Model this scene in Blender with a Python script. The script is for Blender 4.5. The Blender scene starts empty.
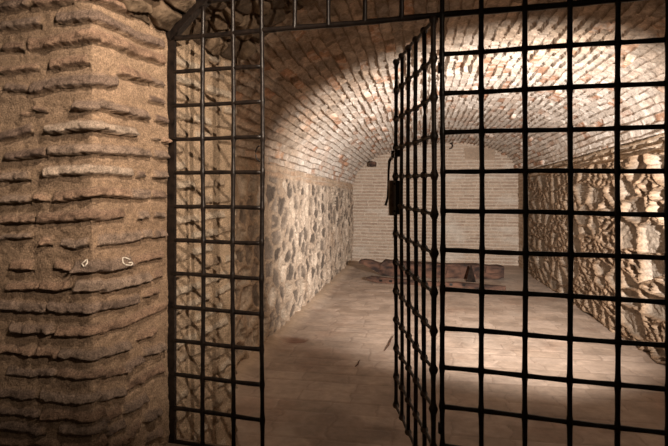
import bpy, math, random
import numpy as np
from mathutils import Vector, Matrix

random.seed(7)
SC = bpy.context.scene
COL = SC.collection
R = math.radians

# ------------------------------------------------------------------ camera
CAMP = (0.0, -2.03, 1.5)
YAW = R(16.3)
FPX, HOR = 520.0, 180.0
cd = bpy.data.cameras.new('camera')
cd.sensor_width = 36.0
cd.lens = FPX / 668 * 36.0
cd.shift_y = -(223.0 - HOR) / 668.0
cd.clip_start = 0.05
cam = bpy.data.objects.new('camera', cd)
cam.location = CAMP
cam.rotation_euler = (R(90), 0, YAW)
COL.objects.link(cam)
SC.camera = cam

# ------------------------------------------------------------------ world, lights, exposure
w = bpy.data.worlds.new('world')
w.use_nodes = True
w.node_tree.nodes['Background'].inputs[0].default_value = (1.0, 0.72, 0.50, 1)
w.node_tree.nodes['Background'].inputs[1].default_value = 0.055
SC.world = w
SC.view_settings.view_transform = 'Standard'
SC.view_settings.look = 'None'
SC.view_settings.gamma = 1.0
SC.view_settings.exposure = 0.0
SC.view_settings.use_curve_mapping = False


def spot(name, loc, target, power, col, size, blend, radius):
    l = bpy.data.lights.new(name, 'SPOT')
    l.energy = power
    l.color = col
    l.spot_size = R(size)
    l.spot_blend = blend
    l.shadow_soft_size = radius
    o = bpy.data.objects.new(name, l)
    o.location = loc
    d = Vector(target) - Vector(loc)
    o.rotation_euler = d.to_track_quat('-Z', 'Y').to_euler()
    COL.objects.link(o)
    return o


# corridor frame (its axis is turned a little from the grille's and runs slightly downhill)
AX = R(7.1)
SL = R(2.2)
r_ = np.array([math.cos(AX), math.sin(AX), 0.0])
a_ = np.array([-math.sin(AX) * math.cos(SL), math.cos(AX) * math.cos(SL), -math.sin(SL)])
n_ = np.cross(r_, a_)
C0 = np.array(CAMP)
HF = -1.40          # floor
UL, UR = -1.45, 2.10
W0, W1 = 2.15, 11.75
SPL, SPR = 0.35, 0.60


def cor(u, wv, h):
    u = np.asarray(u, float)[..., None]
    wv = np.asarray(wv, float)[..., None]
    h = np.asarray(h, float)[..., None]
    return C0 + u * r_ + wv * a_ + h * n_


def corv(u, wv, h):
    return Vector(cor(u, wv, h).reshape(3))


# spotlight inside, beside the right wall, aimed down the cellar
spot('cellar_spotlight', corv(1.42, 2.17, -0.02), corv(0.42, 7.2, -0.02), 3100, (1.0, 0.91, 0.84), 79, 1.0, 0.03)
# lamp on the visitor's side, right of the camera, washing the pier and the grille
spot('visitor_lamp', (1.15, -2.05, 2.3), (-1.32, -0.15, 1.72), 380, (1.0, 0.79, 0.61), 44, 1.0, 0.010)
spot('overhead_lamp', (0.0, -1.35, 2.9), (-1.42, 0.00, 1.60), 260, (1.0, 0.79, 0.61), 50, 1.0, 0.008)


# ------------------------------------------------------------------ numpy noise
def _h(ix, iy, s):
    n = (ix.astype(np.int64) * 374761393 + iy.astype(np.int64) * 668265263 + s * 1274126177) & 0xffffffff
    n = ((n ^ (n >> 13)) * 1274126177) & 0xffffffff
    n = (n ^ (n >> 16)) & 0xffffffff
    n = (n * 2246822519) & 0xffffffff
    n = n ^ (n >> 15)
    return (n & 0xffffff) / float(0xffffff)


def vn(x, y, s=0):
    ix, iy = np.floor(x), np.floor(y)
    fx, fy = x - ix, y - iy
    fx = fx * fx * (3 - 2 * fx)
    fy = fy * fy * (3 - 2 * fy)
    a, b = _h(ix, iy, s), _h(ix + 1, iy, s)
    c, d = _h(ix, iy + 1, s), _h(ix + 1, iy + 1, s)
    return (a + (b - a) * fx) * (1 - fy) + (c + (d - c) * fx) * fy


def fbm(x, y, s=0, o=4, g=0.5):
    t, a, tot = 0, 1.0, 0
    for k in range(o):
        t = t + a * (vn(x * 2 ** k + 17.3 * k, y * 2 ** k - 9.1 * k, s + k) - 0.5)
        tot += a
        a *= g
    return t / tot * 2          # about -1..1


def sst(a, b, x):
    t = np.clip((x - a) / (b - a), 0, 1)
    return t * t * (3 - 2 * t)


def voro(x, y, s=0, jit=0.85):
    ix, iy = np.floor(x), np.floor(y)
    f1 = np.full(x.shape, 9.0)
    f2 = np.full(x.shape, 9.0)
    idx = np.zeros(x.shape)
    dxb = np.zeros(x.shape)
    dyb = np.zeros(x.shape)
    for dx in (-1, 0, 1):
        for dy in (-1, 0, 1):
            cx, cy = ix + dx, iy + dy
            px = cx + 0.5 + jit * (_h(cx, cy, s) - 0.5)
            py = cy + 0.5 + jit * (_h(cx, cy, s + 1) - 0.5)
            d = np.hypot(px - x, py - y)
            idn = _h(cx, cy, s + 2)
            closer = d < f1
            f2 = np.where(closer, f1, np.minimum(f2, d))
            idx = np.where(closer, idn, idx)
            dxb = np.where(closer, x - px, dxb)
            dyb = np.where(closer, y - py, dyb)
            f1 = np.where(closer, d, f1)
    return f1, f2, idx, dxb, dyb


def bricks(x, y, L, Hh, s=0, warp=0.012, vary=0.35):
    """running bond in metres: returns id noise (two), distance to the joint along x and along y"""
    yw = y + warp * fbm(x * 2.2, y * 2.2, s + 31, 3) + 0.35 * warp * fbm(x * 14, y * 14, s + 32, 2)
    row = np.floor(yw / Hh)
    fy = yw / Hh - row
    xo = x / L + _h(row, row * 0 + 3, s) + 0.12 * fbm(x * 3, y * 9, s + 33, 2)
    col = np.floor(xo)
    fx = xo - col
    # vary joint positions
    off0 = vary * (_h(col, row, s + 5) - 0.5)
    off1 = vary * (_h(col + 1, row, s + 5) - 0.5)
    left = fx < off0
    right = fx > 1 + off1
    col = np.where(left, col - 1, np.where(right, col + 1, col))
    o0 = vary * (_h(col, row, s + 5) - 0.5)
    o1 = vary * (_h(col + 1, row, s + 5) - 0.5)
    fxx = xo - col
    dx = np.minimum(fxx - o0, 1 + o1 - fxx) * L
    dy = np.minimum(fy, 1 - fy) * Hh
    return _h(col, row, s + 8), _h(col, row, s + 9), dx, dy, fy


# ------------------------------------------------------------------ materials
def mat_attr(name, rough=0.9, nscale=60, namt=0.25, bump=0.25, bscale=90, spec=0.25, bdist=0.008):
    m = bpy.data.materials.new(name)
    m.use_nodes = True
    nt = m.node_tree
    b = nt.nodes['Principled BSDF']
    b.inputs['Roughness'].default_value = rough
    b.inputs['Specular IOR Level'].default_value = spec
    at = nt.nodes.new('ShaderNodeAttribute')
    at.attribute_name = 'albedo'
    tc = nt.nodes.new('ShaderNodeTexCoord')
    n1 = nt.nodes.new('ShaderNodeTexNoise')
    n1.inputs['Scale'].default_value = nscale
    n1.inputs['Detail'].default_value = 6
    n1.inputs['Roughness'].default_value = 0.7
    nt.links.new(tc.outputs['Object'], n1.inputs['Vector'])
    mr = nt.nodes.new('ShaderNodeMapRange')
    mr.inputs['From Min'].default_value = 0.3
    mr.inputs['From Max'].default_value = 0.7
    mr.inputs['To Min'].default_value = 1 - namt
    mr.inputs['To Max'].default_value = 1 + namt
    nt.links.new(n1.outputs['Fac'], mr.inputs['Value'])
    mx = nt.nodes.new('ShaderNodeMix')
    mx.data_type = 'RGBA'
    mx.blend_type = 'MULTIPLY'
    mx.inputs['Factor'].default_value = 1
    nt.links.new(at.outputs['Color'], mx.inputs[6])
    cmb = nt.nodes.new('ShaderNodeCombineColor')
    for i in range(3):
        nt.links.new(mr.outputs['Result'], cmb.inputs[i])
    nt.links.new(cmb.outputs['Color'], mx.inputs[7])
    nt.links.new(mx.outputs[2], b.inputs['Base Color'])
    n2 = nt.nodes.new('ShaderNodeTexNoise')
    n2.inputs['Scale'].default_value = bscale
    n2.inputs['Detail'].default_value = 8
    n2.inputs['Roughness'].default_value = 0.65
    nt.links.new(tc.outputs['Object'], n2.inputs['Vector'])
    bp = nt.nodes.new('ShaderNodeBump')
    bp.inputs['Strength'].default_value = bump
    bp.inputs['Distance'].default_value = bdist
    nt.links.new(n2.outputs['Fac'], bp.inputs['Height'])
    nt.links.new(bp.outputs['Normal'], b.inputs['Normal'])
    return m


def mat_plain(name, c1, c2, rough, metal=0.0, scale=30, bump=0.2, stretch=(1, 1, 1), spec=0.32):
    m = bpy.data.materials.new(name)
    m.use_nodes = True
    nt = m.node_tree
    b = nt.nodes['Principled BSDF']
    b.inputs['Roughness'].default_value = rough
    b.inputs['Metallic'].default_value = metal
    b.inputs['Specular IOR Level'].default_value = spec
    tc = nt.nodes.new('ShaderNodeTexCoord')
    mp = nt.nodes.new('ShaderNodeMapping')
    mp.inputs['Scale'].default_value = stretch
    nt.links.new(tc.outputs['Object'], mp.inputs['Vector'])
    n1 = nt.nodes.new('ShaderNodeTexNoise')
    n1.inputs['Scale'].default_value = scale
    n1.inputs['Detail'].default_value = 6
    nt.links.new(mp.outputs['Vector'], n1.inputs['Vector'])
    cr = nt.nodes.new('ShaderNodeValToRGB')
    cr.color_ramp.elements[0].position = 0.35
    cr.color_ramp.elements[1].position = 0.65
    cr.color_ramp.elements[0].color = (*c1, 1)
    cr.color_ramp.elements[1].color = (*c2, 1)
    nt.links.new(n1.outputs['Fac'], cr.inputs['Fac'])
    nt.links.new(cr.outputs['Color'], b.inputs['Base Color'])
    bp = nt.nodes.new('ShaderNodeBump')
    bp.inputs['Strength'].default_value = bump
    bp.inputs['Distance'].default_value = 0.004
    nt.links.new(n1.outputs['Fac'], bp.inputs['Height'])
    nt.links.new(bp.outputs['Normal'], b.inputs['Normal'])
    return m


M_PIER = mat_attr('sandy_brick_pier', 0.95, 150, 0.62, 0.9, 170, 0.15, 0.02)
M_VAULT = mat_attr('limewashed_brick', 0.9, 60, 0.30, 0.6, 70, 0.2, 0.01)
M_RUB = mat_attr('rubble_stone', 0.95, 45, 0.38, 0.8, 55, 0.1, 0.012)
M_FLOOR = mat_attr('worn_terracotta_tiles', 0.62, 18, 0.16, 0.18, 40, 0.35)
M_IRON = mat_plain('forged_iron', (0.006, 0.0048, 0.0045), (0.017, 0.012, 0.0095), 0.36, 0.0, 55, 0.5)
M_RUST = mat_plain('worn_iron', (0.009, 0.0065, 0.005), (0.035, 0.023, 0.015), 0.5, 0.0, 45, 0.6)
M_LOCK = mat_plain('tan_iron_plate', (0.20, 0.145, 0.10), (0.34, 0.26, 0.19), 0.55, 0.4, 30, 0.4)  # pale tan, much lighter than the lock case
M_WOOD = mat_plain('old_dark_timber', (0.016, 0.009, 0.007), (0.12, 0.060, 0.038), 0.75, 0, 5, 0.9, (1, 2.2, 2.2), 0.2)
M_WEDGE = mat_plain('dull_blackened_iron', (0.008, 0.006, 0.005), (0.025, 0.016, 0.012), 0.85, 0, 20, 0.5, (1, 1, 1), 0.05)
M_CHALK = mat_plain('white_chalk', (0.60, 0.55, 0.47), (0.75, 0.70, 0.62), 0.95, 0, 60, 0.2)
M_SILL = mat_plain('dark_threshold_stone', (0.10, 0.07, 0.05), (0.2, 0.145, 0.10), 0.9, 0, 18, 0.8)


# ------------------------------------------------------------------ mesh helpers
def finish(name, verts, quads, mat, parent=None, smooth=True, colors=None):
    me = bpy.data.meshes.new(name)
    verts = np.asarray(verts, dtype=np.float32).reshape(-1, 3)
    quads = np.asarray(quads, dtype=np.int32)
    nq = len(quads)
    me.vertices.add(len(verts))
    me.vertices.foreach_set('co', verts.ravel())
    me.loops.add(nq * 4)
    me.loops.foreach_set('vertex_index', quads.ravel())
    me.polygons.add(nq)
    me.polygons.foreach_set('loop_start', np.arange(0, nq * 4, 4, dtype=np.int32))
    me.polygons.foreach_set('use_smooth', np.full(nq, smooth))
    me.update(calc_edges=True)
    if colors is not None:
        ca = me.color_attributes.new('albedo', 'FLOAT_COLOR', 'POINT')
        c4 = np.ones((len(verts), 4), dtype=np.float32)
        c4[:, :3] = np.clip(colors.reshape(-1, 3), 0.004, 0.9)
        ca.data.foreach_set('color', c4.ravel())
    me.materials.append(mat)
    o = bpy.data.objects.new(name, me)
    COL.objects.link(o)
    if parent:
        o.parent = parent
    return o


def gridq(n, m, flip=False):
    i, j = np.meshgrid(np.arange(n - 1), np.arange(m - 1), indexing='ij')
    a = (i * m + j).ravel()
    q = np.stack([a, a + m, a + m + 1, a + 1], 1)
    return q[:, ::-1] if flip else q


def sheet(name, P, H, colr, mat, flip=False, parent=None):
    """P (n,m,3) base points, H displacement along the (facing) normal, colr (n,m,3)"""
    du = np.gradient(P, axis=0)
    dv = np.gradient(P, axis=1)
    N = np.cross(du, dv)
    N /= np.linalg.norm(N, axis=2, keepdims=True) + 1e-12
    if flip:
        N = -N
    V = P + N * H[..., None]
    n, m = H.shape
    return finish(name, V, gridq(n, m, flip), mat, parent, True, colr)


def mixc(a, b, t):
    a = np.asarray(a, float)
    b = np.asarray(b, float)
    if a.ndim == 1:
        a = a[None, None, :]
    if b.ndim == 1:
        b = b[None, None, :]
    return a + (b - a) * t[..., None]


def struct(o):
    o['kind'] = 'structure'
    return o


class MB:
    def __init__(s):
        s.v, s.q = [], []

    def add(s, vs, qs):
        k = len(s.v)
        s.v += [tuple(p) for p in vs]
        s.q += [tuple(i + k for i in q) for q in qs]

    def box(s, c, d, M=None, jit=0):
        vs = []
        for x in (-1, 1):
            for y in (-1, 1):
                for z in (-1, 1):
                    p = Vector((c[0] + x * d[0] / 2 + random.uniform(-jit, jit), c[1] + y * d[1] / 2 + random.uniform(-jit, jit),
                                c[2] + z * d[2] / 2 + random.uniform(-jit, jit)))
                    vs.append(M @ p if M else p)
        s.add(vs, [(0, 1, 3, 2), (4, 6, 7, 5), (0, 4, 5, 1), (2, 3, 7, 6), (0, 2, 6, 4), (1, 5, 7, 3)])

    def tube(s, pts, rad, n=10):
        pts = [Vector(p) for p in pts]
        k = len(s.v)
        t0 = (pts[1] - pts[0]).normalized()
        up = Vector((0, 0, 1)) if abs(t0.z) < 0.9 else Vector((0, 1, 0))
        for i, p in enumerate(pts):
            t = (pts[min(i + 1, len(pts) - 1)] - pts[max(i - 1, 0)]).normalized()
            a = up.cross(t).normalized()
            b = t.cross(a)
            rr = rad[i] if hasattr(rad, '__len__') else rad
            for j in range(n):
                an = 2 * math.pi * j / n
                s.v.append(tuple(p + a * math.cos(an) * rr + b * math.sin(an) * rr))
        for i in range(len(pts) - 1):
            for j in range(n):
                s.q.append((k + i * n + j, k + i * n + (j + 1) % n, k + (i + 1) * n + (j + 1) % n, k + (i + 1) * n + j))
        for e in (0, len(pts) - 1):          # end caps
            c = len(s.v)
            s.v.append(tuple(pts[e]))
            for j in range(0, n, 2):
                a, b, d = k + e * n + j, k + e * n + (j + 1) % n, k + e * n + (j + 2) % n
                s.q.append((c, d, b, a) if e == 0 else (c, a, b, d))

    def build(s, name, mat, parent=None, smooth=True):
        return finish(name, s.v, s.q, mat, parent, smooth)


def empty(name, loc, label, cat, group=None, rot=None):
    o = bpy.data.objects.new(name, None)
    o.location = loc
    if rot:
        o.rotation_euler = rot
    o['label'] = label
    o['category'] = cat
    if group:
        o['group'] = group
    COL.objects.link(o)
    return o


def tag(o, label, cat, group=None):
    o['label'] = label
    o['category'] = cat
    if group:
        o['group'] = group
    return o


def wgrid(a, b, k):
    n = int(math.log(b / a) / k) + 1
    return a * np.exp(np.linspace(0, math.log(b / a), n))


# ================================================================== STRUCTURE
XJ, YF, YI = -1.367, -0.47, 0.66       # left jamb plane, outer face, inner corner
CY, SY = math.cos(YAW), math.sin(YAW)


def px_front(x, y):      # photo point -> (s, z) on the pier's outer face (s<=0, distance left of the arris)
    q = (x - 334) / FPX
    yc = YF - CAMP[1]
    X = (q * CY * yc - SY * yc) / (CY + q * SY)
    d = CY * yc - SY * X
    return X - XJ, CAMP[2] + (HOR - y) / FPX * d


def px_jamb(x, y):       # photo point -> (s, z) on the jamb face (s>=0, distance in from the arris)
    q = (x - 334) / FPX
    yc = (-CY * XJ - q * SY * XJ) / (SY - q * CY)
    d = CY * yc - SY * XJ
    return yc + CAMP[1] - YF, CAMP[2] + (HOR - y) / FPX * d


# courses of the pier: (face points, jamb points, thickness in photo pixels)
F = [
    ([(0, 12.6), (29, 7)], [], 9), ([(38, 7), (73, 2)], [], 8), ([(84, -2), (95, 0)], [(97, 1), (134, 17)], 9),
    ([(0, 31), (40, 25)], [], 9), ([(57, 22), (70, 23), (95, 20)], [(97, 21), (120, 32), (140, 41), (164, 49)], 10),
    ([(2, 51), (23, 49)], [], 8), ([(27, 49), (44, 48), (91, 40)], [(97, 41), (110, 46), (135, 55), (164, 65)], 11),
    ([(0, 74), (37, 69)], [], 7), ([(49, 69), (88, 64)], [], 10), ([], [(117, 74), (148, 83)], 10), ([], [(149, 82), (163, 87)], 7),
    ([(5, 91), (28, 92)], [], 7), ([(30, 94), (60, 88), (97, 84)], [(98, 85), (110, 88), (116, 86)], 11),
    ([(35, 110), (48, 112)], [], 4), ([(22, 115), (30, 114)], [], 3), ([], [(148, 101), (163, 105)], 7),
    ([(76, 111), (97, 109)], [(98, 108), (112, 112), (146, 120)], 9), ([], [(153, 121), (165, 124)], 7),
    ([(0, 141), (18, 137), (32, 133)], [], 10), ([(49, 134), (97, 129)], [(98, 129), (105, 133), (134, 136)], 9),
    ([], [(150, 140), (156, 141)], 3), ([], [(160, 142), (167, 144)], 6),
    ([(5, 161), (25, 159), (48, 156)], [], 9), ([(50, 156), (97, 153)], [(98, 154), (125, 155), (148, 158)], 9),
    ([], [(152, 157), (165, 159)], 8), ([(0, 181), (30, 179)], [], 8),
    ([(45, 177), (97, 174)], [(98, 174), (115, 175.5), (132, 177)], 9), ([], [(137, 177), (145, 178)], 6), ([], [(153, 178), (165, 179)], 9),
    ([(2, 203), (30, 202)], [], 8), ([(35, 199), (48, 201)], [], 6), ([(54, 202), (75, 199), (97, 197)], [(98, 197), (131, 198)], 9),
    ([], [(133, 198), (141, 199), (150, 198)], 10), ([], [(152, 198), (165, 199)], 9),
    ([(0, 224), (33, 222)], [], 9), ([(35, 223), (97, 220)], [(98, 222), (113, 220), (124, 218)], 10),
    ([], [(138, 219), (149, 218)], 9), ([], [(154, 217), (165, 218)], 6),
    ([(0, 240), (30, 238)], [], 5),
    ([(41, 246), (51, 245)], [], 9), ([(60, 246), (75, 249), (88, 245)], [], 8), ([], [(98, 246), (120, 244), (140, 239)], 10),
    ([], [(142, 239), (152, 238)], 9), ([], [(154, 238), (165, 237)], 8),
    ([(11, 270), (34, 270)], [], 10), ([(55, 269), (72, 270)], [], 8), ([(75, 273), (98, 272)], [(99, 272), (120, 270), (130, 266)], 12),
    ([], [(131, 265), (162, 258)], 8),
    ([(7, 291), (41, 289)], [], 8), ([(42, 289), (60, 291), (72, 288)], [], 9), ([(78, 291), (100, 292)], [(101, 292), (120, 288), (150, 281)], 11),
    ([], [(153, 279), (163, 276)], 8),
    ([(0, 309), (12, 310), (48, 312)], [], 9), ([(49, 310), (60, 313), (97, 312)], [(98, 311), (118, 308), (137, 302)], 9),
    ([], [(143, 297), (157, 293)], 6),
    ([(11, 332), (25, 333), (55, 332)], [], 9), ([(57, 335), (98, 334)], [(99, 334), (125, 326), (166, 309)], 9),
    ([], [(137, 341), (154, 335)], 9), ([(0, 352), (38, 355)], [], 8), ([(39, 354), (62, 357)], [], 8),
    ([(63, 357), (101, 359)], [(102, 357), (114, 353), (127, 349)], 9), ([], [(142, 356), (163, 351)], 9),
    ([(9, 373), (35, 377), (58, 375)], [], 8), ([(60, 376), (100, 379)], [(101, 379), (115, 375), (130, 371)], 8), ([], [(121, 373), (141, 362)], 8),
    ([(2, 395), (38, 398)], [], 9), ([(43, 399), (65, 403), (98, 401)], [(99, 402), (112, 398), (123, 395)], 9), ([], [(126, 391), (162, 372)], 10),
    ([(0, 411), (42, 416)], [], 7), ([(44, 420), (70, 419), (103, 423)], [(104, 423), (118, 413)], 10), ([], [(122, 413), (130, 411), (145, 401)], 10),
    ([], [(142, 421), (158, 414)], 9),
    ([(0, 427), (20, 428), (46, 434)], [], 8), ([(60, 433), (105, 436)], [(106, 437), (122, 426)], 9), ([], [(124, 439), (138, 427)], 9),
    ([(0, 442), (60, 448)], [], 8), ([(62, 452), (105, 453)], [(106, 452), (128, 443)], 9), ([], [(145, 444), (160, 434)], 9),
]

SV = 0.0052
s1 = np.arange(-1.10, -0.5, 0.011)
s2 = np.arange(-0.5, YI - YF + 0.0001, SV)
s3 = np.arange(YI - YF + 0.01, YI - YF + 0.75, 0.012)
S = np.concatenate([s1, s2, s3])
Zp = np.arange(-0.15, 2.62, SV)
SS, ZZ = np.meshgrid(S, Zp, indexing='ij')
Lj = YI - YF
# wobble the reading coordinates so no edge is straight
SW = SS + 0.006 * fbm(SS * 18, ZZ * 18, 3, 3)
ZW = ZZ + 0.0055 * fbm(SS * 13, ZZ * 16, 4, 4) + 0.003 * fbm(SS * 60, ZZ * 60, 5, 2)
H = 0.014 * fbm(SS * 3, ZZ * 3, 11, 3) + 0.009 * fbm(SS * 16, ZZ * 22, 12, 5, 0.7)
BM = np.zeros_like(SS)      # brick mask
BT = np.zeros_like(SS)      # brick tone
RG = np.random.RandomState(5)


def add_course(pts, th, tone, amp=1.0):
    global H, BM, BT
    ps = np.array([p[0] for p in pts])
    pz = np.array([p[1] for p in pts])
    lo, hi = ps[0], ps[-1]
    i0, i1 = np.searchsorted(S, lo - 0.05), np.searchsorted(S, hi + 0.05)
    j0, j1 = np.searchsorted(Zp, pz.min() - 0.05), np.searchsorted(Zp, pz.max() + th + 0.05)
    sl = (slice(i0, i1), slice(j0, j1))
    if i1 <= i0 or j1 <= j0:
        return
    sw, zw = SW[sl], ZW[sl]
    zb = np.interp(sw, ps, pz)
    v = (zw - zb) / th
    e = sst(lo - 0.003, lo + 0.005, sw) * (1 - sst(hi - 0.006, hi + 0.004, sw))
    rag = 0.85 + 0.6 * fbm(sw * 22, zw * 30, 77, 3)
    bot = sst(-0.02, 0.13, v)
    top = 1 - sst(0.62, 1.25, v)
    m = e * bot * top
    prof = (1.05 - 0.45 * np.clip(v, 0, 1.2)) * rag
    d = 0.024 * amp
    under = e * sst(-0.6, -0.05, v) * (1 - sst(-0.02, 0.06, v))
    H[sl] = H[sl] + d * m * prof + 0.0 * m - 0.013 * under * amp
    BM[sl] = np.maximum(BM[sl], m)
    BT[sl] = np.where(m > 0.4, tone, BT[sl])


for fp, jp, th in F:
    pts = []
    for p in fp:
        pts.append(px_front(*p))
    d = 1.95
    for p in jp:
        q = px_jamb(*p)
        pts.append(q)
        d = 2.05
    pts = sorted(pts)
    tone = RG.rand() * 0.84
    if fp == [(49, 134), (97, 129)] or fp == [(45, 177), (97, 174)]:
        tone = 0.95
    if jp in ([(142, 239), (152, 238)], [(150, 140), (156, 141)], [(138, 219), (149, 218)]):
        tone = 0.86
    add_course(pts, th * d / FPX * 1.0, tone, 0.8 + 0.5 * RG.rand())
# the rest of the pier (left of the photo, above, and the reveal behind the grille): regular ragged courses
for k in range(34):
    z = -0.1 + 0.082 * k
    x = -1.1 + 0.2 * RG.rand()
    while x < -0.5:
        L = 0.12 + 0.22 * RG.rand()
        add_course([(x, z), (min(x + L, -0.47), z + 0.01 * RG.randn())], 0.036, RG.rand(), 0.9)
        x += L + 0.02 + 0.06 * RG.rand()
    x = 0.475 + 0.03 * RG.rand()
    while x < Lj + 0.7:
        L = 0.10 + 0.20 * RG.rand()
        if x < Lj < x + L + 0.05:
            L = Lj - x + 0.004
        if RG.rand() < 0.8:
            add_course([(x, z), (x + L, z + 0.006 * RG.randn())], 0.038, RG.rand() * (0.5 if x < Lj else 0.84), 0.5)
        x += L + 0.015 + 0.05 * RG.rand()
    if z > 2.25:
        add_course([(-0.48, z), (-0.2, z)], 0.036, RG.rand(), 0.9)
        add_course([(-0.19, z), (0.1, z)], 0.036, RG.rand(), 0.9)
# base positions: outer face, rounded arris, reveal, inner arris, return
def wrap(s):
    X = np.where(s < 0, XJ + s, np.where(s < Lj, XJ, XJ - (s - Lj)))
    Y = np.where(s < 0, YF, np.where(s < Lj, YF + s, YI))
    return X, Y


Xb = np.zeros_like(S)
Yb = np.zeros_like(S)
for o in np.linspace(-0.012, 0.012, 9):
    a, b = wrap(S + o)
    Xb += a / 9
    Yb += b / 9
P = np.zeros(SS.shape + (3,))
P[..., 0] = Xb[:, None]
P[..., 1] = Yb[:, None]
P[..., 2] = ZZ
big = fbm(SS * 2.0, ZZ * 2.0, 21, 3)
fine = fbm(SS * 45, ZZ * 45, 22, 3)
base = mixc((0.33, 0.23, 0.155), (0.47, 0.34, 0.235), 0.5 + 0.8 * big)
base = base * (1 + 0.25 * fine)[..., None]
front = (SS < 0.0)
base = base * np.where(front, 0.80, 1.06)[..., None]          # outer face darkened, jamb lightened: the lamp's slant painted in
bc = mixc((0.20, 0.145, 0.115), (0.36, 0.275, 0.215), BT)
bc = mixc(bc, (0.36, 0.235, 0.16), sst(0.45, 0.7, _h(np.floor(BT * 997), np.floor(BT * 331), 3)) * 0.7)
light = sst(0.86, 0.9, BT)[..., None] * np.array([0.10, 0.095, 0.08])
bc = (bc + light) * (1 + 0.6 * fbm(SS * 26, ZZ * 50, 23, 4))[..., None]
cl = mixc(base, bc, np.clip(BM * 1.3, 0, 1))
# whitish lime on the reveal behind the grille
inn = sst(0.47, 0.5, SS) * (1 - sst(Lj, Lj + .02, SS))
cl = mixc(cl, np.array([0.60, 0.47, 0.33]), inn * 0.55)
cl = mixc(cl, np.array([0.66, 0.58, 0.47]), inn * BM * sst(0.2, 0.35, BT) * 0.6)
clip_top = ZZ > 9
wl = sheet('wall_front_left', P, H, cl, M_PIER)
struct(wl)

# chalk marks on the bricks of the pier
def stroke_path(pts, wd, name):
    mb = MB()
    for i in range(len(pts) - 1):
        a, b = Vector(pts[i]), Vector(pts[i + 1])
        mb.tube([a, b], wd, 6)
    return mb.build(name, M_CHALK, wl)


def wall_pt(s, z):
    i = int(np.clip(np.searchsorted(S, s), 1, len(S) - 2))
    j = int(np.clip(np.searchsorted(Zp, z), 1, len(Zp) - 2))
    n = Vector((0, -1, 0)) if s < 0 else Vector((1, 0, 0))
    h = max(H[i - 1, j], H[i + 1, j], H[i, j], H[i, j - 1], H[i, j + 1])
    p = Vector(P[i, j]) + n * (h + 0.0004)
    return p


gpts = [(125.5, 259.5), (122.5, 258), (119.5, 259.3), (118.3, 262.5), (120, 265.7), (123, 266.3), (125, 264.3), (124.8, 262.6), (122.6, 262.8)]
stroke_path([wall_pt(*px_jamb(*p)) for p in gpts], 0.0026, 'chalk_letter')
opts = [(86.3, 259.8), (83.8, 264), (86.5, 267.2), (89.4, 263.6), (86.3, 259.8)]
stroke_path([wall_pt(*px_front(*p)) for p in opts], 0.0026, 'chalk_mark')

# ---- segmental arch over the opening: intrados of rough stone, plus inner and outer faces
XR = 0.76
xc = (XJ + XR) / 2
half = (XR - XJ) / 2
Ra = half / math.sin(R(45))
zc = 2.165 - Ra * math.cos(R(45))
th = np.linspace(R(-45), R(45), 330)
yy = np.linspace(0, 1, 190)
TT, YY = np.meshgrid(th, yy, indexing='ij')
yend = np.where(TT < 0, YI, YI - 1.0 * sst(0, 0.6, TT))
P = np.zeros(TT.shape + (3,))
P[..., 0] = xc + Ra * np.sin(TT)
P[..., 1] = YF + (yend - YF) * YY
P[..., 2] = zc + Ra * np.cos(TT)
aa, bb = TT * Ra, P[..., 1]
f1, f2, idn, dx, dy = voro(aa / 0.10, bb / 0.17, 41)
ed = f2 - f1
m = sst(0.03, 0.22, ed)
H = (0.03 * idn + 0.015) * m + 0.02 * fbm(aa * 9, bb * 9, 42, 4) - 0.02
cl = mixc((0.15, 0.105, 0.07), mixc((0.10, 0.075, 0.055), (0.21, 0.155, 0.105), idn), m) * (1 + 0.3 * fbm(aa * 20, bb * 20, 43, 3))[..., None]  # stone colours darkened to paint in the shade under the arch
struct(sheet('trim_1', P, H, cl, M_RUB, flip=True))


def arch_face(name, Y_of, flip):
    n = 90
    t = np.linspace(R(-45), R(45), n)
    v = np.zeros((n, 2, 3))
    v[:, 0, 0] = xc + (Ra + 0.012) * np.sin(t)
    v[:, 0, 2] = zc + (Ra + 0.012) * np.cos(t)
    v[:, 1, 0] = xc + (half + 0.35) * np.sin(t) / math.sin(R(45))
    v[:, 1, 2] = 3.3
    v[:, :, 1] = np.array([Y_of(a) for a in t])[:, None]
    c = np.full((n, 2, 3), 0.0) + np.array([0.33, 0.24, 0.16])
    return struct(finish(name, v, gridq(n, 2, flip), M_RUB, None, False, c))


arch_face('wall_front_inner', lambda a: YI - 1.0 * float(sst(0, 0.6, np.array(a))), True)
arch_face('wall_front_outer', lambda a: YF, False)

# ---- right side of the front wall (beyond the frame)
zr = np.arange(-0.15, 2.2, 0.012)
sr = np.concatenate([np.arange(0, 0.78, 0.012), ])
SR, ZR = np.meshgrid(np.arange(-1.0, 0.10, 0.012), zr, indexing='ij')
P = np.zeros(SR.shape + (3,))
P[..., 0] = np.where(SR < 0, XR - SR, XR)
P[..., 1] = np.where(SR < 0, YF, YF + SR)
P[..., 2] = ZR
i1, i2, bx, by, fy = bricks(SR, ZR, 0.28, 0.082, 51)
m = sst(0.004, 0.012, bx) * sst(0.012, 0.020, by)
H = 0.018 * m * (0.6 + 0.6 * i1) + 0.004 * fbm(SR * 20, ZR * 20, 52, 3)
cl = mixc((0.36, 0.25, 0.155), (0.33, 0.235, 0.17), m) * (1 + 0.2 * fbm(SR * 8, ZR * 8, 53, 3))[..., None]
struct(sheet('wall_front_right', P, H, cl, M_PIER, flip=True))
mb = MB()
mb.box((XR + 0.9, -0.40, 1.55), (1.8, 0.02, 3.5))
o = mb.build('wall_front_back_right', M_SILL)
struct(o)

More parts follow.
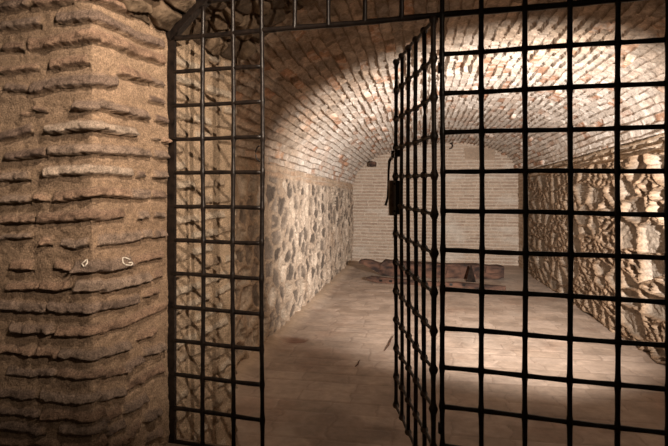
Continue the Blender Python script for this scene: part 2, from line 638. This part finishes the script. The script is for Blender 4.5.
# ---- threshold and the visitor's floor
n1 = 150
xs = np.linspace(XJ - 0.02, XR + 0.02, 240)
ys = np.concatenate([[-0.475], np.linspace(-0.47, 0.045, 60), [0.05, 0.052, 0.054, 0.056]])
zs = np.concatenate([[0.31], np.full(60, 0.325), [0.31, 0.2, 0.1, -0.05]])
P = np.zeros((len(xs), len(ys), 3))
P[..., 0] = xs[:, None]
P[..., 1] = ys[None, :]
P[..., 2] = zs[None, :]
H = 0.006 * fbm(P[..., 0] * 8, P[..., 1] * 8 + P[..., 2] * 8, 61, 4)
cl = mixc((0.20, 0.15, 0.11), (0.30, 0.22, 0.16), 0.5 + 0.5 * fbm(P[..., 0] * 3, P[..., 1] * 3, 62, 3))
struct(sheet('trim_2', P, H, cl, M_RUB))
xs = np.linspace(-2.6, 2.4, 260)
ys = np.linspace(-3.4, -0.44, 160)
XX, YYf = np.meshgrid(xs, ys, indexing='ij')
i1, i2, bx, by, fy = bricks(XX, YYf, 0.38, 0.27, 65, 0.004, 0.1)
m = sst(0.003, 0.008, np.minimum(bx, by))
P = np.stack([XX, YYf, np.full_like(XX, 0.30)], -1)
struct(sheet('floor_outer', P, 0.004 * m, mixc((0.10, 0.08, 0.06), mixc((0.22, 0.16, 0.11), (0.32, 0.23, 0.16), i1), m), M_FLOOR))

# ---- cellar floor (worn rectangular tiles)
wv = wgrid(W0, W1 + 0.1, 0.0042)
uv = np.linspace(UL - 0.15, UR + 0.15, 420)
UU, WW = np.meshgrid(uv, wv, indexing='ij')
i1, i2, bx, by, fy = bricks(UU, WW, 0.36, 0.19, 71, 0.006, 0.12)
jm = sst(0.002, 0.008, np.minimum(bx, by))
und = fbm(UU * 1.1, WW * 1.1, 72, 3)
P = cor(UU, WW, np.full_like(UU, HF))
H = 0.0045 * jm + 0.004 * und + 0.003 * (i1 - 0.5) * jm + 0.0015 * fbm(UU * 30, WW * 30, 73, 3)
tc = mixc((0.30, 0.225, 0.17), (0.40, 0.31, 0.245), i1)
tc = mixc(tc, (0.42, 0.35, 0.29), sst(0.0, 0.8, fbm(UU * 1.6, WW * 0.9, 74, 4)) * 0.7)
tc = mixc(tc, (0.26, 0.16, 0.11), sst(0.15, 0.7, fbm(UU * 2.3, WW * 2.3, 75, 4)) * 0.5)
tc = tc * (1 + 0.35 * fbm(UU * 5, WW * 5, 175, 4, 0.6))[..., None]
tc = mixc(np.array([0.20, 0.145, 0.11]), tc, 0.5 + 0.5 * jm)
# sunken reddish patch by the left wall, and dark scuffs
def blob(u0, w0, ru, rw, s, p=0.35):
    q = np.hypot((UU - u0) / ru, (WW - w0) / rw) + p * fbm(UU * 5, WW * 5, s, 3)
    return 1 - sst(0.75, 1.0, q)


def px_floor(x, y):
    wq = FPX * -HF / (y - 200.0)
    return (x - 418.0) / FPX * wq, wq


bu, bw = px_floor(290, 343)
b1 = blob(bu, bw, 0.19, 0.12, 76)
tc = mixc(tc, (0.16, 0.075, 0.045), b1 * 0.9)
H = H - 0.018 * b1
bu, bw = px_floor(345, 432)
tc = mixc(tc, (0.17, 0.115, 0.08), blob(bu, bw, 0.26, 0.22, 78, 0.9) * 0.4)
# sand against the left wall foot
edge = 1 - sst(0.02, 0.22, UU - UL + 0.06 * fbm(UU * 2, WW * 3, 79, 3))
tc = mixc(tc, (0.50, 0.38, 0.27), edge * 0.8)
H = H + 0.03 * edge + 0.004 * fbm(UU * 5, WW * 5, 81, 3)
struct(sheet('floor', P, H, tc * (1 + 0.12 * fbm(UU * 9, WW * 9, 80, 3))[..., None], M_FLOOR))

# ---- barrel vault (courses run along the axis)
def vault_uh(t):
    """t 0..pi from the left springing to the right"""
    k = (1 - np.cos(t)) / 2
    u = UL + (UR - UL) * k
    h = SPL + (SPR - SPL) * k + 0.80 * np.sin(t) ** 0.92
    return u, h


tt = np.linspace(0.0001, math.pi - 0.0001, 2000)
u0, h0 = vault_uh(tt)
arc = np.concatenate([[0], np.cumsum(np.hypot(np.diff(u0), np.diff(h0)))])
A = np.linspace(0, arc[-1], 820)
tA = np.interp(A, arc, tt)
uA, hA = vault_uh(tA)
wv = wgrid(W0, W1 + 0.05, 0.0036)
AA, WW = np.meshgrid(A, wv, indexing='ij')
P = cor(np.broadcast_to(uA[:, None], AA.shape), WW, np.broadcast_to(hA[:, None], AA.shape))
i1, i2, bx, by, fy = bricks(WW, AA, 0.26, 0.078, 91, 0.020, 0.4)
wob = 0.5 + 0.5 * fbm(WW * 7, AA * 12, 92, 3)
gapw = 0.0005 + 0.014 * sst(0.35, 0.8, wob)
jy = sst(gapw * 0.5, gapw * 0.5 + 0.005, by + 0.004 * fbm(WW * 40, AA * 60, 190, 3))
jx = sst(0.002, 0.010, bx)
hide = 0.75 * sst(0.02, 0.35, fbm(WW * 5, AA * 9, 191, 4, 0.6))
jm = (1 - (1 - jy) * (1 - hide)) * (0.62 + 0.38 * jx)
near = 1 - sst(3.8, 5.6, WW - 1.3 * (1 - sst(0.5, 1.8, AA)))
lost = sst(0.15, 0.5, fbm(WW * 1.4, AA * 1.4, 93, 3) + 0.35 * near)      # mortar-smeared places
miss = sst(0.972, 0.98, i2)
H = -0.030 * (1 - jm) * (1 - 0.55 * lost) - 0.04 * miss * jm + 0.012 * (i1 - 0.5) * jm + 0.006 * fbm(WW * 14, AA * 22, 94, 4) + 0.006 * fbm(WW * 1.2, AA * 1.2, 95, 2)
H = H + near * (0.018 * fbm(WW * 9, AA * 12, 96, 4, 0.6))
lw = mixc((0.56, 0.49, 0.42), (0.78, 0.72, 0.65), i1)
red = sst(0.85, 0.87, i2) * (1 - sst(0.0, 0.6, fbm(WW * 0.8, AA * 0.8, 97, 2)) * 0.6)
pink = sst(0.5, 0.8, i2)
c = mixc(lw, (0.56, 0.40, 0.30), pink * 0.38)
c = mixc(c, (0.38, 0.17, 0.08), red * sst(-0.5, 0.2, fbm(WW * 22, AA * 22, 98, 3)) * 0.8)
c = mixc(c, (0.40, 0.29, 0.195), near * (0.68 + 0.3 * fbm(WW * 3, AA * 3, 99, 3)) * (1 - 0.4 * red))  # browner, darker tint paints in the dimness short of the spotlight beam
c = c * (1 + (0.25 + 0.35 * near) * fbm(WW * 12, AA * 20, 100, 5, 0.65))[..., None]
c = c * (1 + near * 0.5 * (i2 - 0.5))[..., None]
c = mixc(np.array([0.20, 0.14, 0.095]), c, 0.12 + 0.88 * jm)
# old crack near the left springing
struct(sheet('ceiling', P, H, c, M_VAULT, flip=False))

# ---- left wall: rubble in flush mortar, brick courses along its top
zz = np.arange(HF - 0.03, SPL + 0.03, 0.0085)
wv = wgrid(2.5, W1 + 0.05, 0.0040)
HH, WW = np.meshgrid(zz, wv, indexing='ij')
P = cor(np.full_like(HH, UL), WW, HH)
wx = WW + 0.07 * fbm(WW * 5, HH * 5, 111, 4)
wz = HH + 0.06 * fbm(WW * 5, HH * 5, 112, 4)
f1, f2, idn, dx, dy = voro(wx / 0.27, wz / 0.19, 113, 0.98)
ed = f2 - f1
sz = 0.05 + 0.16 * vn(idn * 91, idn * 37, 3)
m = sst(sz, sz + 0.10, ed + 0.16 * fbm(WW * 16, HH * 16, 114, 4, 0.6))
ok = sst(0.12, 0.17, vn(idn * 311, idn * 77, 5)) * sst(-0.45, -0.1, fbm(WW * 12, HH * 12, 121, 4) + 0.25)
m = m * ok
top = sst(SPL - 0.14, SPL - 0.10, HH + 0.03 * fbm(WW * 2, HH * 2, 115, 2))
i1, i2, bx, by, fy = bricks(WW, HH, 0.30, 0.07, 116, 0.02)
bm = sst(0.003, 0.010, np.minimum(bx, by * 0.8))
m = m * (1 - top)
H = 0.030 * m * (0.4 + idn) + 0.020 * fbm(WW * 10, HH * 10, 117, 5, 0.6) + 0.018 * fbm(WW * 1.5, HH * 1.5, 118, 2) + 0.012 * bm * top
mort = mixc((0.40, 0.305, 0.225), (0.58, 0.48, 0.38), 0.5 + 0.8 * fbm(WW * 3, HH * 3, 119, 3))
mort = mixc(mort, (0.36, 0.265, 0.18), 0.8 * (1 - sst(4.5, 6.8, WW)))  # near mortar darkened: shade before the beam's edge put into the colour
st = mixc((0.10, 0.082, 0.068), (0.30, 0.24, 0.185), idn)
st = mixc(st, (0.50, 0.42, 0.33), sst(0.75, 0.8, idn) * 0.8)
c = mixc(mort, st * (1 + 0.5 * fbm(WW * 9, HH * 9, 122, 4))[..., None], m * 0.92)
c = mixc(c, mixc((0.40, 0.26, 0.17), (0.50, 0.38, 0.27), i1), bm * top * 0.7)
c = c * (1 + 0.25 * fbm(WW * 22, HH * 22, 120, 4))[..., None]
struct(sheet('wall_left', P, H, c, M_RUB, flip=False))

# ---- right wall: deep rubble with projecting brick courses at the springing
zz = np.arange(HF - 0.03, SPR + 0.06, 0.0085)
wv = wgrid(2.2, 10.9, 0.0036)
HH, WW = np.meshgrid(zz, wv, indexing='ij')
P = cor(np.full_like(HH, UR), WW, HH)
wx = WW + 0.09 * fbm(WW * 4, HH * 6, 131, 4)
wz = HH + 0.045 * fbm(WW * 4, HH * 6, 132, 4)
f1, f2, idn, dx, dy = voro(wx / 0.48, wz / 0.22, 133, 0.98)
g1, g2, gid, gx, gy = voro(wx / 0.24, wz / 0.12, 233, 0.98)
small = sst(0.48, 0.50, _h(np.floor(idn * 9973), np.floor(idn * 331), 9))
ed = np.minimum(f2 - f1, 9 * (1 - small) + (g2 - g1) * 0.6)
idn = idn * (1 - small) + gid * small
m = sst(0.02, 0.17, ed)
top = sst(SPR - 0.17, SPR - 0.155, HH + 0.02 * fbm(WW * 1.5, HH * 0, 135, 2) + 0.008 * fbm(WW * 12, HH * 12, 136, 2))
tilt = 0.09 * dx * (vn(idn * 57, idn * 13, 6) - 0.5) * 2 + 0.08 * dy * (vn(idn * 23, idn * 83, 7) - 0.5) * 2
Hs = (0.045 + 0.06 * idn) * m ** 0.7 + tilt * 0.35 * m + 0.012 * fbm(WW * 4, HH * 7, 137, 3, 0.6) + 0.030 * np.abs(fbm(WW * 6, HH * 12, 237, 4, 0.6)) + 0.009 * fbm(WW * 20, HH * 30, 138, 3) - 0.06
i1, i2, bx, by, fy = bricks(WW, HH - SPR, 0.32, 0.075, 139, 0.018)
bm = sst(0.004, 0.012, bx) * sst(0.010, 0.020, by)
Hb = -0.01 + 0.045 * bm * (0.6 + 0.6 * i1) + 0.045 * sst(SPR - 0.09, SPR - 0.075, HH + 0.01 * fbm(WW * 3, HH * 0, 192, 2)) + 0.03 + 0.008 * fbm(WW * 20, HH * 20, 140, 3)
H = Hs * (1.1 - 0.45 * sst(5, 9, WW)) * (1 - top) + Hb * top
st = mixc((0.22, 0.17, 0.125), (0.38, 0.325, 0.265), idn)
c = mixc((0.24, 0.16, 0.10), st, m)
c = mixc(c, mixc((0.36, 0.25, 0.16), mixc((0.48, 0.36, 0.25), (0.62, 0.53, 0.43), i1), bm), top)
c = c * (1 + 0.25 * fbm(WW * 18, HH * 18, 141, 4))[..., None]
struct(sheet('wall_right', P, H, c, M_RUB, flip=True))
# far end of the right wall: it steps back by the end wall
WE = 10.7
zz = np.arange(HF - 0.03, SPR + 0.06, 0.015)
wv2 = np.linspace(WE, W1, 60)
HH, WW = np.meshgrid(zz, wv2, indexing='ij')
P = cor(UR + 0.03 + 0 * HH, WW, HH)
i1, i2, bx, by, fy = bricks(WW, HH, 0.3, 0.07, 151)
bm = sst(0.003, 0.012, np.minimum(bx, by * 0.8))
struct(sheet('wall_right_end', P, 0.01 * bm, mixc((0.36, 0.27, 0.2), mixc((0.5, 0.4, 0.3), (0.6, 0.5, 0.4), i1), bm), M_VAULT, flip=True))

# ---- end wall: thin courses
uu = np.linspace(UL - 0.1, UR + 0.15, 330)
zz = np.linspace(HF - 0.05, 1.5, 300)
UU, HH = np.meshgrid(uu, zz, indexing='ij')
P = cor(UU, np.full_like(UU, W1), HH)
i1, i2, bx, by, fy = bricks(UU, HH, 0.28, 0.072, 161, 0.012, 0.3)
bm = sst(0.002, 0.012, bx) * sst(0.008, 0.020, by)
H = 0.016 * bm * (0.5 + i1) + 0.004 * fbm(UU * 12, HH * 12, 162, 3)
c = mixc((0.42, 0.35, 0.28), mixc((0.27, 0.195, 0.145), (0.38, 0.29, 0.22), i1), bm)
c = mixc(c, (0.46, 0.41, 0.35), sst(0.1, 0.7, fbm(UU * 1.5, HH * 4, 163, 3)) * 0.7)


def px_end(x, y):
    return (x - 418.0) / FPX * W1, (200.0 - y) / FPX * W1


ua, ha = px_end(462, 161)
ub, hb = px_end(492, 148)
q = sst(ua, ua + .04, UU + .03 * fbm(UU * 9, HH * 9, 164, 2)) * (1 - sst(ub - .04, ub, UU)) * sst(ha, ha + .04, HH) * (1 - sst(hb - .02, hb + .03, HH + .03 * fbm(UU * 9, HH * 9, 165, 2)))
c = mixc(c, (0.27, 0.20, 0.145), q)
H = H * (1 - q) + 0.018 * q
c = c * (1 + 0.15 * fbm(UU * 20, HH * 20, 166, 3))[..., None]
struct(sheet('wall_back', P, H, c, M_VAULT, flip=False))

# ================================================================== IRON GRILLE
ZR1, DZ = 2.132, 0.15
RAILS = [ZR1 - DZ * k for k in range(13)]          # the last one lies on the threshold
XL = [-1.193, -1.047, -0.9115]
XD = [-0.763, -0.615, -0.466, -0.318]
XRR = [-0.160, -0.016, 0.138, 0.290, 0.443, 0.597]
RV, RH = 0.0092, 0.0092
GY = 0.0


def arch_z(x):
    return zc + math.sqrt(max((Ra - 0.03) ** 2 - (x - xc) ** 2, 0))


def vbar(name, x, y, z0, z1, knots, parent, mat=M_IRON, r=RV, bul=1.32, bh=0.016, org=None):
    zs = set([z0, z1])
    for k in knots:
        if z0 - 0.02 < k < z1 + 0.02:
            for d in (-bh * 1.5, -bh * 0.7, 0, bh * 0.7, bh * 1.5):
                zs.add(min(max(k + d, z0), z1))
    z = z0
    while z < z1:
        zs.add(round(z, 4))
        z += 0.05
    zs = sorted(zs)
    ph = random.uniform(0, 6)
    pts, rad = [], []
    for z in zs:
        k = min([abs(z - q) for q in knots] + [9])
        b = math.exp(-(k / bh) ** 2)
        rad.append(r * (1 + (bul - 1) * b) * (1 + 0.05 * math.sin(z * 31 + ph)))
        pts.append((x + 0.0018 * math.sin(z * 5 + ph), y + 0.0018 * math.cos(z * 4 + ph), z))
    mb = MB()
    mb.tube(pts, rad, 10)
    return mb.build(name, mat, parent)


def hbar(name, p0, p1, parent, mat=M_IRON, r=RH, wav=0.0016):
    p0, p1 = Vector(p0), Vector(p1)
    n = max(int((p1 - p0).length / 0.03), 4)
    ph = random.uniform(0, 6)
    pts, rad = [], []
    for i in range(n + 1):
        t = i / n
        p = p0.lerp(p1, t)
        s = t * (p1 - p0).length
        p.z += wav * math.sin(s * 9 + ph) * min(1, 6 * t, 6 * (1 - t))
        pts.append(p)
        rad.append(r * (1 + 0.09 * math.sin(s * 42 + ph * 2)))
    mb = MB()
    mb.tube(pts, rad, 10)
    return mb.build(name, mat, parent)


gr = empty('iron_grille', (0, 0, 0), 'fixed black wrought iron grille of round bars in the arched opening beside the pier', 'grille')
mb = MB()
mb.box((XJ + 0.018, GY, (0.32 + 2.19) / 2), (0.036, 0.016, 2.19 - 0.32))
mb.box((XJ + 0.004, GY + 0.012, (0.32 + 2.19) / 2), (0.008, 0.036, 2.19 - 0.32))
mb.build('frame_post', M_IRON, gr, False)
mb = MB()
mb.box((XR - 0.018, GY, (0.32 + 2.19) / 2), (0.036, 0.016, 2.19 - 0.32))
mb.build('frame_post', M_IRON, gr, False)
# arched top of the frame: flat bar
n = 60
vs, qs = [], []
for i in range(n):
    t = R(-45.6) + R(91.2) * i / (n - 1)
    for rr, yy_ in ((Ra - 0.004, -0.02), (Ra - 0.004, 0.02), (Ra - 0.046, 0.02), (Ra - 0.046, -0.02)):
        vs.append((xc + rr * math.sin(t), GY + yy_, zc + rr * math.cos(t)))
for i in range(n - 1):
    for k in range(4):
        a, b = i * 4 + k, i * 4 + (k + 1) % 4
        qs.append((a, b, b + 4, a + 4))
qs += [(0, 3, 2, 1), (4 * n - 4, 4 * n - 3, 4 * n - 2, 4 * n - 1)]
mb = MB()
mb.add(vs, qs)
mb.build('arched_frame', M_IRON, gr, False)
for x in XL:
    vbar('vertical_bar', x, GY, 0.33, arch_z(x), RAILS, gr)
for x in XRR:
    vbar('vertical_bar', x, GY, 0.33, arch_z(x), RAILS, gr)
for x in XD:
    vbar('vertical_bar', x, GY, ZR1 - 0.006, arch_z(x), RAILS[:1], gr)
hbar('horizontal_bar', (XJ + 0.02, GY, ZR1), (XR - 0.02, GY, ZR1), gr, r=0.0115)
for z in RAILS[1:]:
    hbar('horizontal_bar', (XJ + 0.02, GY, z), (XL[-1] + 0.004, GY, z), gr)
    hbar('horizontal_bar', (XRR[0] - 0.004, GY, z), (XR - 0.02, GY, z), gr)
zt = ZR1 + DZ
xh = math.sqrt((Ra - 0.04) ** 2 - (zt - zc) ** 2)
hbar('horizontal_bar', (xc - xh, GY, zt), (xc + xh, GY, zt), gr)
# rivet heads where bars cross on the first bars
# catch ring on the meeting bar
mb = MB()
pts = []
for i in range(13):
    t = R(90) + R(180) * i / 12
    pts.append((XL[-1] - 0.004 + 0.020 * math.cos(t), GY - 0.012, 1.612 + 0.032 * math.sin(t)))
mb.tube(pts, 0.0034, 8)
mb.build('catch_ring', M_IRON, gr)
# hinge collars that carry the leaf
for z in (0.55, 1.93):
    mb = MB()
    mb.tube([(XRR[0] - 0.006, GY - 0.001, z - 0.02), (XRR[0] - 0.006, GY - 0.001, z + 0.02)], 0.0115, 12)
    mb.build('hinge_collar', M_IRON, gr)

# ------------------------------------------------------------------ open door leaf
la = R(21)
HX, HY = -0.193, 0.0
leaf = empty('grille_door', (HX, HY, 0.318), 'narrow iron grille door standing open into the cellar, knotted bars and a lock on its edge', 'gate',
             rot=(0, 0, R(90) + la))
LR = [2.118 - DZ * k - 0.318 for k in range(13)]
LW = 0.73
for k in range(6):
    x = LW * k / 5
    if k in (0, 5):
        vbar('vertical_bar', x, 0, LR[-1] - 0.012, LR[0] + 0.014, LR, leaf, M_RUST, 0.0098, 1.8, 0.014)
    else:
        vbar('vertical_bar', x, 0, LR[-1] - 0.006, LR[0] + 0.008, LR, leaf, M_RUST, 0.0092, 1.15, 0.012)
for z in LR:
    # crossbars swell into an eye around every upright
    n = 75
    pts, rad = [], []
    for i in range(n + 1):
        x = LW * i / n
        k = min(abs(x - LW * j / 5) for j in range(6))
        rad.append(0.0072 + 0.0095 * math.exp(-(k / 0.018) ** 2))
        pts.append((x, 0.0012 * math.sin(x * 30 + z * 9), z + 0.0015 * math.sin(x * 14 + z * 5)))
    mb = MB()
    mb.tube(pts, rad, 10)
    mb.build('horizontal_bar', M_RUST, leaf)
# lock box with its sliding bolt and hanging handle on the free edge
lz = -0.318
lock = MB()
lock.box((LW - 0.02, 0, 1.41 + lz), (0.085, 0.030, 0.175), jit=0.0015)
lk = lock.build('lock_case', M_IRON, leaf, False)
mb = MB()
mb.box((LW + 0.024, 0.018, 1.405 + lz), (0.026, 0.026, 0.185), jit=0.001)
mb.build('lock_plate', M_LOCK, lk, False)
for dz in (-0.07, 0.07):
    mb = MB()
    mb.tube([(LW - 0.045, 0.014, 1.41 + lz + dz), (LW - 0.045, 0.021, 1.41 + lz + dz)], 0.006, 10)
    mb.build('rivet', M_RUST, lk)
bolt = MB()
bolt.tube([(LW - 0.13, 0.018, 1.645 + lz), (LW - 0.03, 0.018, 1.63 + lz), (LW + 0.045, 0.016, 1.612 + lz)], [0.009, 0.009, 0.0085], 10)
bo = bolt.build('bolt', M_RUST, leaf)
bo['label'] = 'sliding iron bolt above the lock'
mb = MB()
mb.tube([(LW + 0.045, 0.016, 1.618 + lz), (LW + 0.054, 0.024, 1.60 + lz), (LW + 0.056, 0.028, 1.55 + lz), (LW + 0.054, 0.03, 1.47 + lz), (LW + 0.056, 0.034, 1.40 + lz), (LW + 0.068, 0.042, 1.365 + lz)],
        [0.0085, 0.008, 0.0062, 0.0058, 0.0056, 0.007], 8)
mb.build('handle', M_RUST, bo)
for xx in (LW - 0.11, LW - 0.02):
    mb = MB()
    mb.box((xx, 0.012, 1.635 + lz), (0.014, 0.034, 0.036))
    mb.build('bolt_keeper', M_IRON, bo, False)

# ================================================================== THINGS AT THE FAR END
def prism(mb, poly, y0, y1, jit=0.0):
    """poly (x,z) outline, extruded y0..y1, quads via strips: top and bottom chains of equal length"""
    n = len(poly) // 2
    low = poly[:n]
    up = poly[n:][::-1]
    V = []
    for i in range(n):
        for (x, z), y in ((low[i], y0), (low[i], y1), (up[i], y1), (up[i], y0)):
            V.append((x + random.uniform(-jit, jit), y + random.uniform(-jit, jit), z + random.uniform(-jit, jit)))
    Q = []
    for i in range(n - 1):
        for k in range(4):
            a, b = i * 4 + k, i * 4 + (k + 1) % 4
            Q.append((a, b, b + 4, a + 4))
    Q += [(0, 3, 2, 1), (4 * n - 4, 4 * n - 3, 4 * n - 2, 4 * n - 1)]
    mb.add(V, Q)


def place(o, u, wq, h=HF, rz=0.0):
    M = Matrix(((r_[0], a_[0], n_[0]), (r_[1], a_[1], n_[1]), (r_[2], a_[2], n_[2]))).to_4x4()
    o.matrix_world = Matrix.Translation(corv(u, wq, h)) @ M @ Matrix.Rotation(rz, 4, 'Z')


# big hewn beam: pointed left end with a notch, hollowed middle, broken right end
WB = 9.7
k = 9.52 / FPX


def bx_(x):
    return (x - 418) * k


def bz_(y):
    return (275.6 - y) * k


beam = empty('hewn_timber', (0, 0, 0), 'long reddish hewn timber with a notched pointed end lying by the end wall', 'timber')
xs_ = [362, 368, 374, 381, 384, 388, 400, 412, 424, 436, 446, 455, 466, 478, 490, 498, 502.5]
lo = [262.5, 265, 268, 272, 273.5, 275, 275, 275, 275, 275.2, 275.2, 275, 275, 275, 275, 275, 273]
up = [260.3, 260, 260, 263, 263.2, 260, 260.5, 261.5, 261.5, 261.5, 261.5, 261.2, 261.5, 261.5, 262.5, 262, 263]
mb = MB()
poly = [(bx_(x), max(bz_(y), 0.0)) for x, y in zip(xs_, lo)] + [(bx_(x), bz_(y)) for x, y in list(zip(xs_, up))[::-1]]
prism(mb, poly, -0.12, 0.14, 0.012)
mb.build('beam_body', M_WOOD, beam, False)
place(beam, -0.05, WB)
for (xa, xb, za, zb) in ((447, 462, 264, 272), (470, 476, 266, 274), (484, 499, 263.5, 269)):
    mb = MB()
    prism(mb, [(bx_(xa), bz_(zb)), (bx_(xb), bz_(zb) + 0.02), (bx_(xb) - 0.03, bz_(za)), (bx_(xa) + 0.04, bz_(za))], -0.155, -0.11, 0.008)
    mb.build('raised_chunk', M_WOOD, beam, False)
lab = empty('slender_log', (0, 0, 0), 'slender pointed timber lying on the tiles in front of the big hewn timber', 'timber')
WL = 8.75
k2 = 8.7 / FPX
xs_ = [366, 370, 376, 384, 394, 408, 424, 440, 455, 470, 485, 500]
lo = [280, 281.5, 282.5, 283, 283, 283.3, 283.5, 283.5, 283.5, 283.5, 283.5, 283.5]
up = [278.5, 277, 277, 277.6, 278.2, 278.6, 279.2, 279.2, 278.5, 279, 279.6, 279.8]
poly = [((x - 418) * k2, max((283.5 - y) * k2, 0)) for x, y in zip(xs_, lo)] + [((x - 418) * k2, (283.5 - y) * k2) for x, y in list(zip(xs_, up))[::-1]]
mb = MB()
prism(mb, poly, -0.05, 0.05, 0.004)
mb.build('log_body', M_WOOD, lab, False)
for xx in (381, 391, 450, 462):
    mb = MB()
    mb.box(((xx - 418) * k2, -0.045, 0.05), (0.05, 0.03, 0.035), jit=0.004)
    mb.build('dark_notch', M_IRON, lab, False)  # dark blocks stand in for shaded notches in the log
place(lab, 0, WL, HF, R(-9))
# iron ploughshare-like wedge leaning on the beam
mb = MB()
wk = 9.35 / FPX
c0 = (468 - 418) * wk
V = [(c0 - 0.09, -0.10, 0), (c0 + 0.07, -0.12, 0), (c0 + 0.09, 0.08, 0), (c0 - 0.06, 0.08, 0),
     (c0 - 0.012, -0.02, 0.27), (c0 + 0.012, -0.02, 0.28), (c0 + 0.014, 0.02, 0.28), (c0 - 0.010, 0.02, 0.27)]
mb.add(V, [(0, 3, 2, 1), (4, 5, 6, 7), (0, 1, 5, 4), (1, 2, 6, 5), (2, 3, 7, 6), (3, 0, 4, 7)])
o = tag(mb.build('iron_wedge', M_WEDGE, None, False), 'dark triangular iron wedge standing between the two timbers', 'wedge')
place(o, 0, 9.32)

# peg sticking out of the left side of the vault, hook on the end wall
mb = MB()
mb.box((0, 0, 0), (0.10, 0.35, 0.09), jit=0.006)
mb.box((-0.05, -0.14, 0.0), (0.06, 0.05, 0.13), jit=0.006)
o = tag(mb.build('wooden_peg', M_WOOD, None, False), 'short dark beam stub sticking out of the vault above the left wall', 'peg')
pu, ph_ = px_end(373, 163.5)
place(o, pu * 11.3 / W1, 11.55, ph_ * 11.3 / W1)
mb = MB()
pts = [(0, 0.10, 0.06), (0, -0.05, 0.06), (0.03, -0.08, 0.05), (0.05, -0.09, 0.0), (0.03, -0.09, -0.05), (-0.02, -0.09, -0.06)]
mb.tube(pts, 0.014, 8)
o = tag(mb.build('wall_hook', M_IRON), 'small dark iron hook high on the end wall under the vault', 'hook')
pu, ph_ = px_end(449, 147)
place(o, pu, W1 - 0.02, ph_)

# splinters on the tiles left of the open door
for (xa, ya, xb, yb, lb) in ((385, 350, 394, 334, 'longer dark splinter of wood on the tiles beside the open grille door'),
                             (356, 367, 361, 360, 'short dark splinter on the tiles, further left from the open grille door')):
    p, q = px_floor(xa, ya), px_floor(xb, yb)
    A_ = Vector((p[0], p[1], 0))
    B_ = Vector((q[0], q[1], 0))
    mid = (A_ + B_) / 2
    mb = MB()
    d = (B_ - A_) / 2
    mb.tube([-d, -d * 0.3 + Vector((0.01, 0, 0.002)), d * 0.4, d], [0.002, 0.007, 0.006, 0.002], 6)
    o = tag(mb.build('wood_splinter', M_WOOD), lb, 'splinter', 'splinters on the floor')
    place(o, mid.x, mid.y, HF + 0.012)
